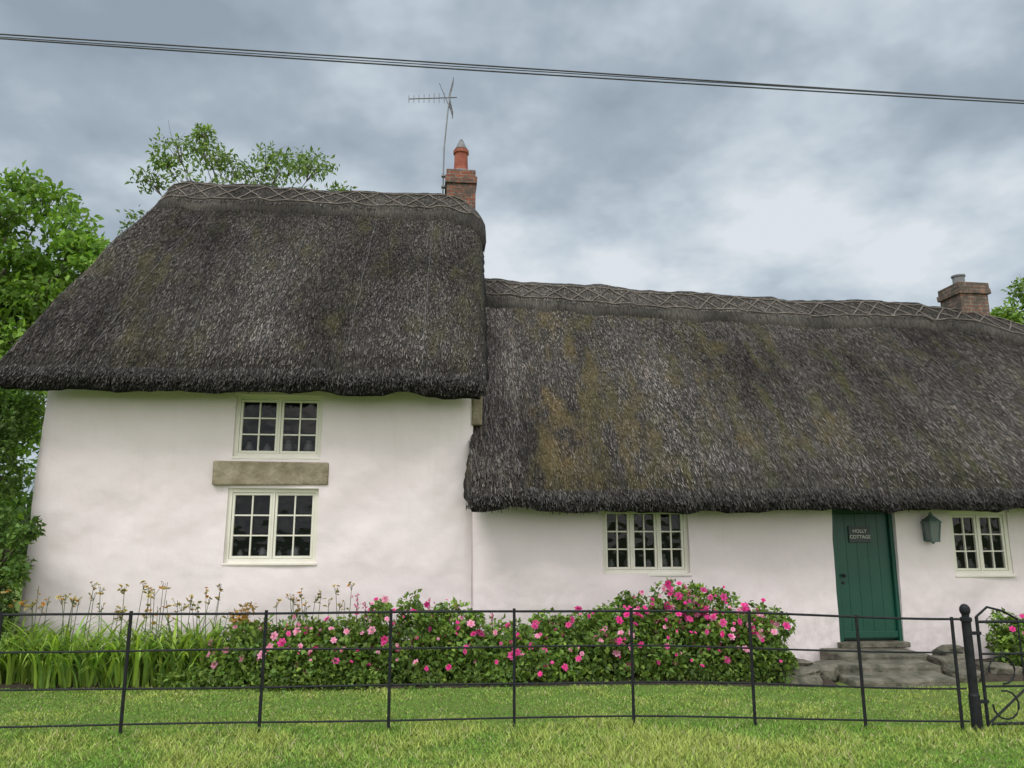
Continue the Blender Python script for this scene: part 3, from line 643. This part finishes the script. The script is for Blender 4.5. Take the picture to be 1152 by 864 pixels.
for (x,z,r) in [(-9.3,12.1,.5),(-9.0,12.75,.4),(-8.85,13.05,.25),(-8.6,12.3,.5),(-8.2,12.0,.45),(-9.0,11.4,.6),(-7.7,11.75,.45),(-7.2,11.6,.5),(-6.7,12.0,.45),(-6.2,12.25,.5),(-5.8,12.1,.45),(-6.4,11.6,.55),(-5.3,11.6,.5),(-4.9,11.2,.35),(-7.9,11.2,.6),(-6.9,11.1,.6),(-5.9,11.0,.6),(-9.9,11.2,.4),(-9.6,11.8,.3)]:
    cl.append(((x,20+random.uniform(-.6,.6),z),(r*1.2,r,r*.75),150))
for i in range(22):
    d=nrm(rng.normal(size=3));c=np.array([-7.4,20.2,9.2])+d*np.array([2.6,2,1.6]);cl.append((tuple(c),(.8,.8,.6),220))
tree('ash_tree',(-7.4,20.3,0),(-7.5,20,10.2),cl,.15,(.135,.23,.065),.15,aspect=.42)
cl=[]
for i in range(34):
    d=nrm(rng.normal(size=3));rr=rng.random()**.4;c=np.array([16.6,22,7.1])+d*rr*np.array([2.3,2.0,2.2]);r=rng.uniform(.45,.75);cl.append((tuple(c),(r,r,r*.6),400))
cl+=[((14.9,22,8.3),(.45,.4,.3),170),((14.9,22,7.7),(.5,.4,.35),200),((15.3,22,8.9),(.5,.5,.35),220),((15.9,22,9.2),(.5,.5,.3),220)]
tree('deciduous_tree',(16.8,22,0),(16.6,22,8.0),cl,.16,(.13,.24,.045),.25)
cl=[]
for i in range(70):
    a=random.uniform(0,math.pi);R=random.uniform(55,75);cl.append(((math.cos(a)*R*1.2,math.sin(a)*R,random.uniform(1.5,4)),(5,4,random.uniform(2.5,4)),300))
foliage('distant_trees',cl,.9,(.05,.10,.03),aspect=.7,shell=.5)
# =================== FENCE
fl=lambda X:7.53+.0718*X
mb=MB();px=[-6.87,-5.73,-4.60,-3.47,-2.27,-1.12,.02,1.13,2.28,3.35,4.30]
for x in px:
    y=fl(x);g0=float(gtrend(x));top=1.045+g0*1.1;dx=random.uniform(-.012,.012)
    mb.tube([(x,y,g0-.1),(x+dx,y,top+.012)],.0155,6)
    mb.tube([(x,y+.02,g0-.05),(x,y+.16,g0-.02)],.01,5)
def rail(h,r,mbx,x0=-9,x1=4.38):
    P=[]
    for x in np.linspace(x0,x1,60):
        P.append((x,fl(x),h+float(gtrend(x))+.0035*math.sin(x*1.9+h*9)))
    mbx.tube(P,r,7)
rail(1.03,.0115,mb);rail(.71,.009,mb);rail(.385,.009,mb);rail(.085,.009,mb)
mb.obj('estate_fence',M['black'])
gx=4.45;gy=fl(4.45);mb=MB()
mb.lathe((gx,gy,-.2),[(.05,0),(.05,.42),(.042,.44),(.042,1.10),(.054,1.11),(.054,1.14),(.034,1.15),(.034,1.17),(.046,1.19),(.05,1.215),(.045,1.24),(.026,1.265),(0,1.275)],14)
mb.obj('gate_post',M['black'],smooth=False)
gt=MB();A=lambda s,z:(gx+.11+s,fl(gx+.11+s)+.0,z)
for s in (0,1.25): gt.tube([A(s,-.06),A(s,.95 if s==0 else 1.0)],.016,8)
for z,r in ((-.04,.014),(.30,.011),(.60,.011),(.90,.014)): gt.tube([A(0,z),A(1.25,z)],r,7)
gt.tube([A(.02,-.03),A(.65,.45),A(1.23,.88)],.011,6);gt.tube([A(.0,.95),A(.12,1.04),A(.28,1.0),A(.42,.92)],.012,7)
def arc(cs,cz,r,a0,a1,n=12): return [A(cs+r*math.cos(a0+(a1-a0)*i/n),cz+r*math.sin(a0+(a1-a0)*i/n)) for i in range(n+1)]
gt.tube(arc(.2,.45,.13,-1.6,3.3),.009,6);gt.tube(arc(.2,.13,.13,-3.2,1.8),.009,6);gt.tube(arc(.62,.75,.13,0,6.28),.008,6)
for s in (.42,.83): gt.tube([A(s,-.04),A(s,.90)],.008,6)
for z in (.15,.78): gt.box((gx+.03,gy-.015,z),(gx+.13,gy+.02,z+.03))
gt.obj('iron_gate',M['black'])
mb=MB()
for k,dz in enumerate((0,.03,.055)):
    P=[]
    for x in np.linspace(-18,18,60): P.append((x,7+.0718*x+.01*k,6.30-.0235*x+dz*(1+.3*math.sin(x*.35+k))+.0007*(x*x)))
    mb.tube(P,.0075 if k!=1 else .005,6)
mb.obj('overhead_cables',M['cable'])
for x in (-18,18):
    m_=MB();m_.tube([(x,7+.0718*x,-.3),(x,7+.0718*x,7.6)],[.15,.11],12);m_.box((x-.6,7+.0718*x-.06,6.95),(x+.6,7+.0718*x+.06,7.07));m_.obj('utility_pole',M['wood'])
# =================== LIGHT / WORLD
el=math.radians(52);rot=math.radians(212)
sd=Vector((math.sin(rot)*math.cos(el),math.cos(rot)*math.cos(el),math.sin(el)))
L=bpy.data.lights.new('sun','SUN');L.energy=1.5;L.angle=math.radians(18);L.color=(1,.965,.92);lo=bpy.data.objects.new('sun',L);link(lo);lo.rotation_euler=sd.to_track_quat('Z','Y').to_euler();lo.location=(0,-10,20)
W=bpy.data.worlds.new('World');scene.world=W;W.use_nodes=True;nt=W.node_tree;bg=nt.nodes['Background']
sky=nd(nt,'ShaderNodeTexSky',sky_type='NISHITA');sky.sun_disc=False;sky.sun_elevation=el;sky.sun_rotation=rot
tc=nd(nt,'ShaderNodeTexCoord');sp=nd(nt,'ShaderNodeSeparateXYZ');nt.links.new(tc.outputs['Generated'],sp.inputs[0])
zz=mth(nt,'ADD',mth(nt,'MAXIMUM',sp.outputs[2],0.),.30)
cb=nd(nt,'ShaderNodeCombineXYZ');nt.links.new(mth(nt,'DIVIDE',sp.outputs[0],zz),cb.inputs[0]);nt.links.new(mth(nt,'DIVIDE',sp.outputs[1],zz),cb.inputs[1]);cb.inputs[2].default_value=7.7
na=noi(nt,cb.outputs[0],1.7,5,.55);nb_=noi(nt,cb.outputs[0],6.,4,.55)
f=mth(nt,'ADD',mth(nt,'MULTIPLY',na,.80),mth(nt,'MULTIPLY',nb_,.20))
f=mth(nt,'ADD',f,mth(nt,'MULTIPLY',sp.outputs[0],.06))
cl_=ramp(nt,f,[(.37,(.30,.365,.435)),(.455,(.39,.465,.54)),(.525,(.55,.625,.69)),(.60,(.74,.79,.835))])
up=maprange(nt,sp.outputs[2],.62,1.,1.,2.6);bk=maprange(nt,sp.outputs[1],.1,-.8,1.,2.5)
gain=mth(nt,'MULTIPLY',mth(nt,'MULTIPLY',up,bk),10.)
cb2=nd(nt,'ShaderNodeCombineXYZ')
for i in range(3): nt.links.new(gain,cb2.inputs[i])
warm=mix(nt,maprange(nt,sp.outputs[1],.2,-.5),(1,1,1),(1.14,1.0,.89))
cl_=mix(nt,1.,mix(nt,1.,cl_,warm,'MULTIPLY'),cb2.outputs[0],'MULTIPLY')
fin=mix(nt,.95,sky.outputs[0],cl_);nt.links.new(fin,bg.inputs[0]);bg.inputs[1].default_value=.1
# camera
cam=bpy.data.cameras.new('camera');cam.sensor_width=36;cam.lens=27.06;cam.clip_end=3000;co=bpy.data.objects.new('camera',cam);link(co);co.location=(0,0,1.75);co.rotation_euler=(math.radians(101),0,0);scene.camera=co
scene.view_settings.view_transform='Standard';scene.view_settings.look='None';scene.view_settings.exposure=0
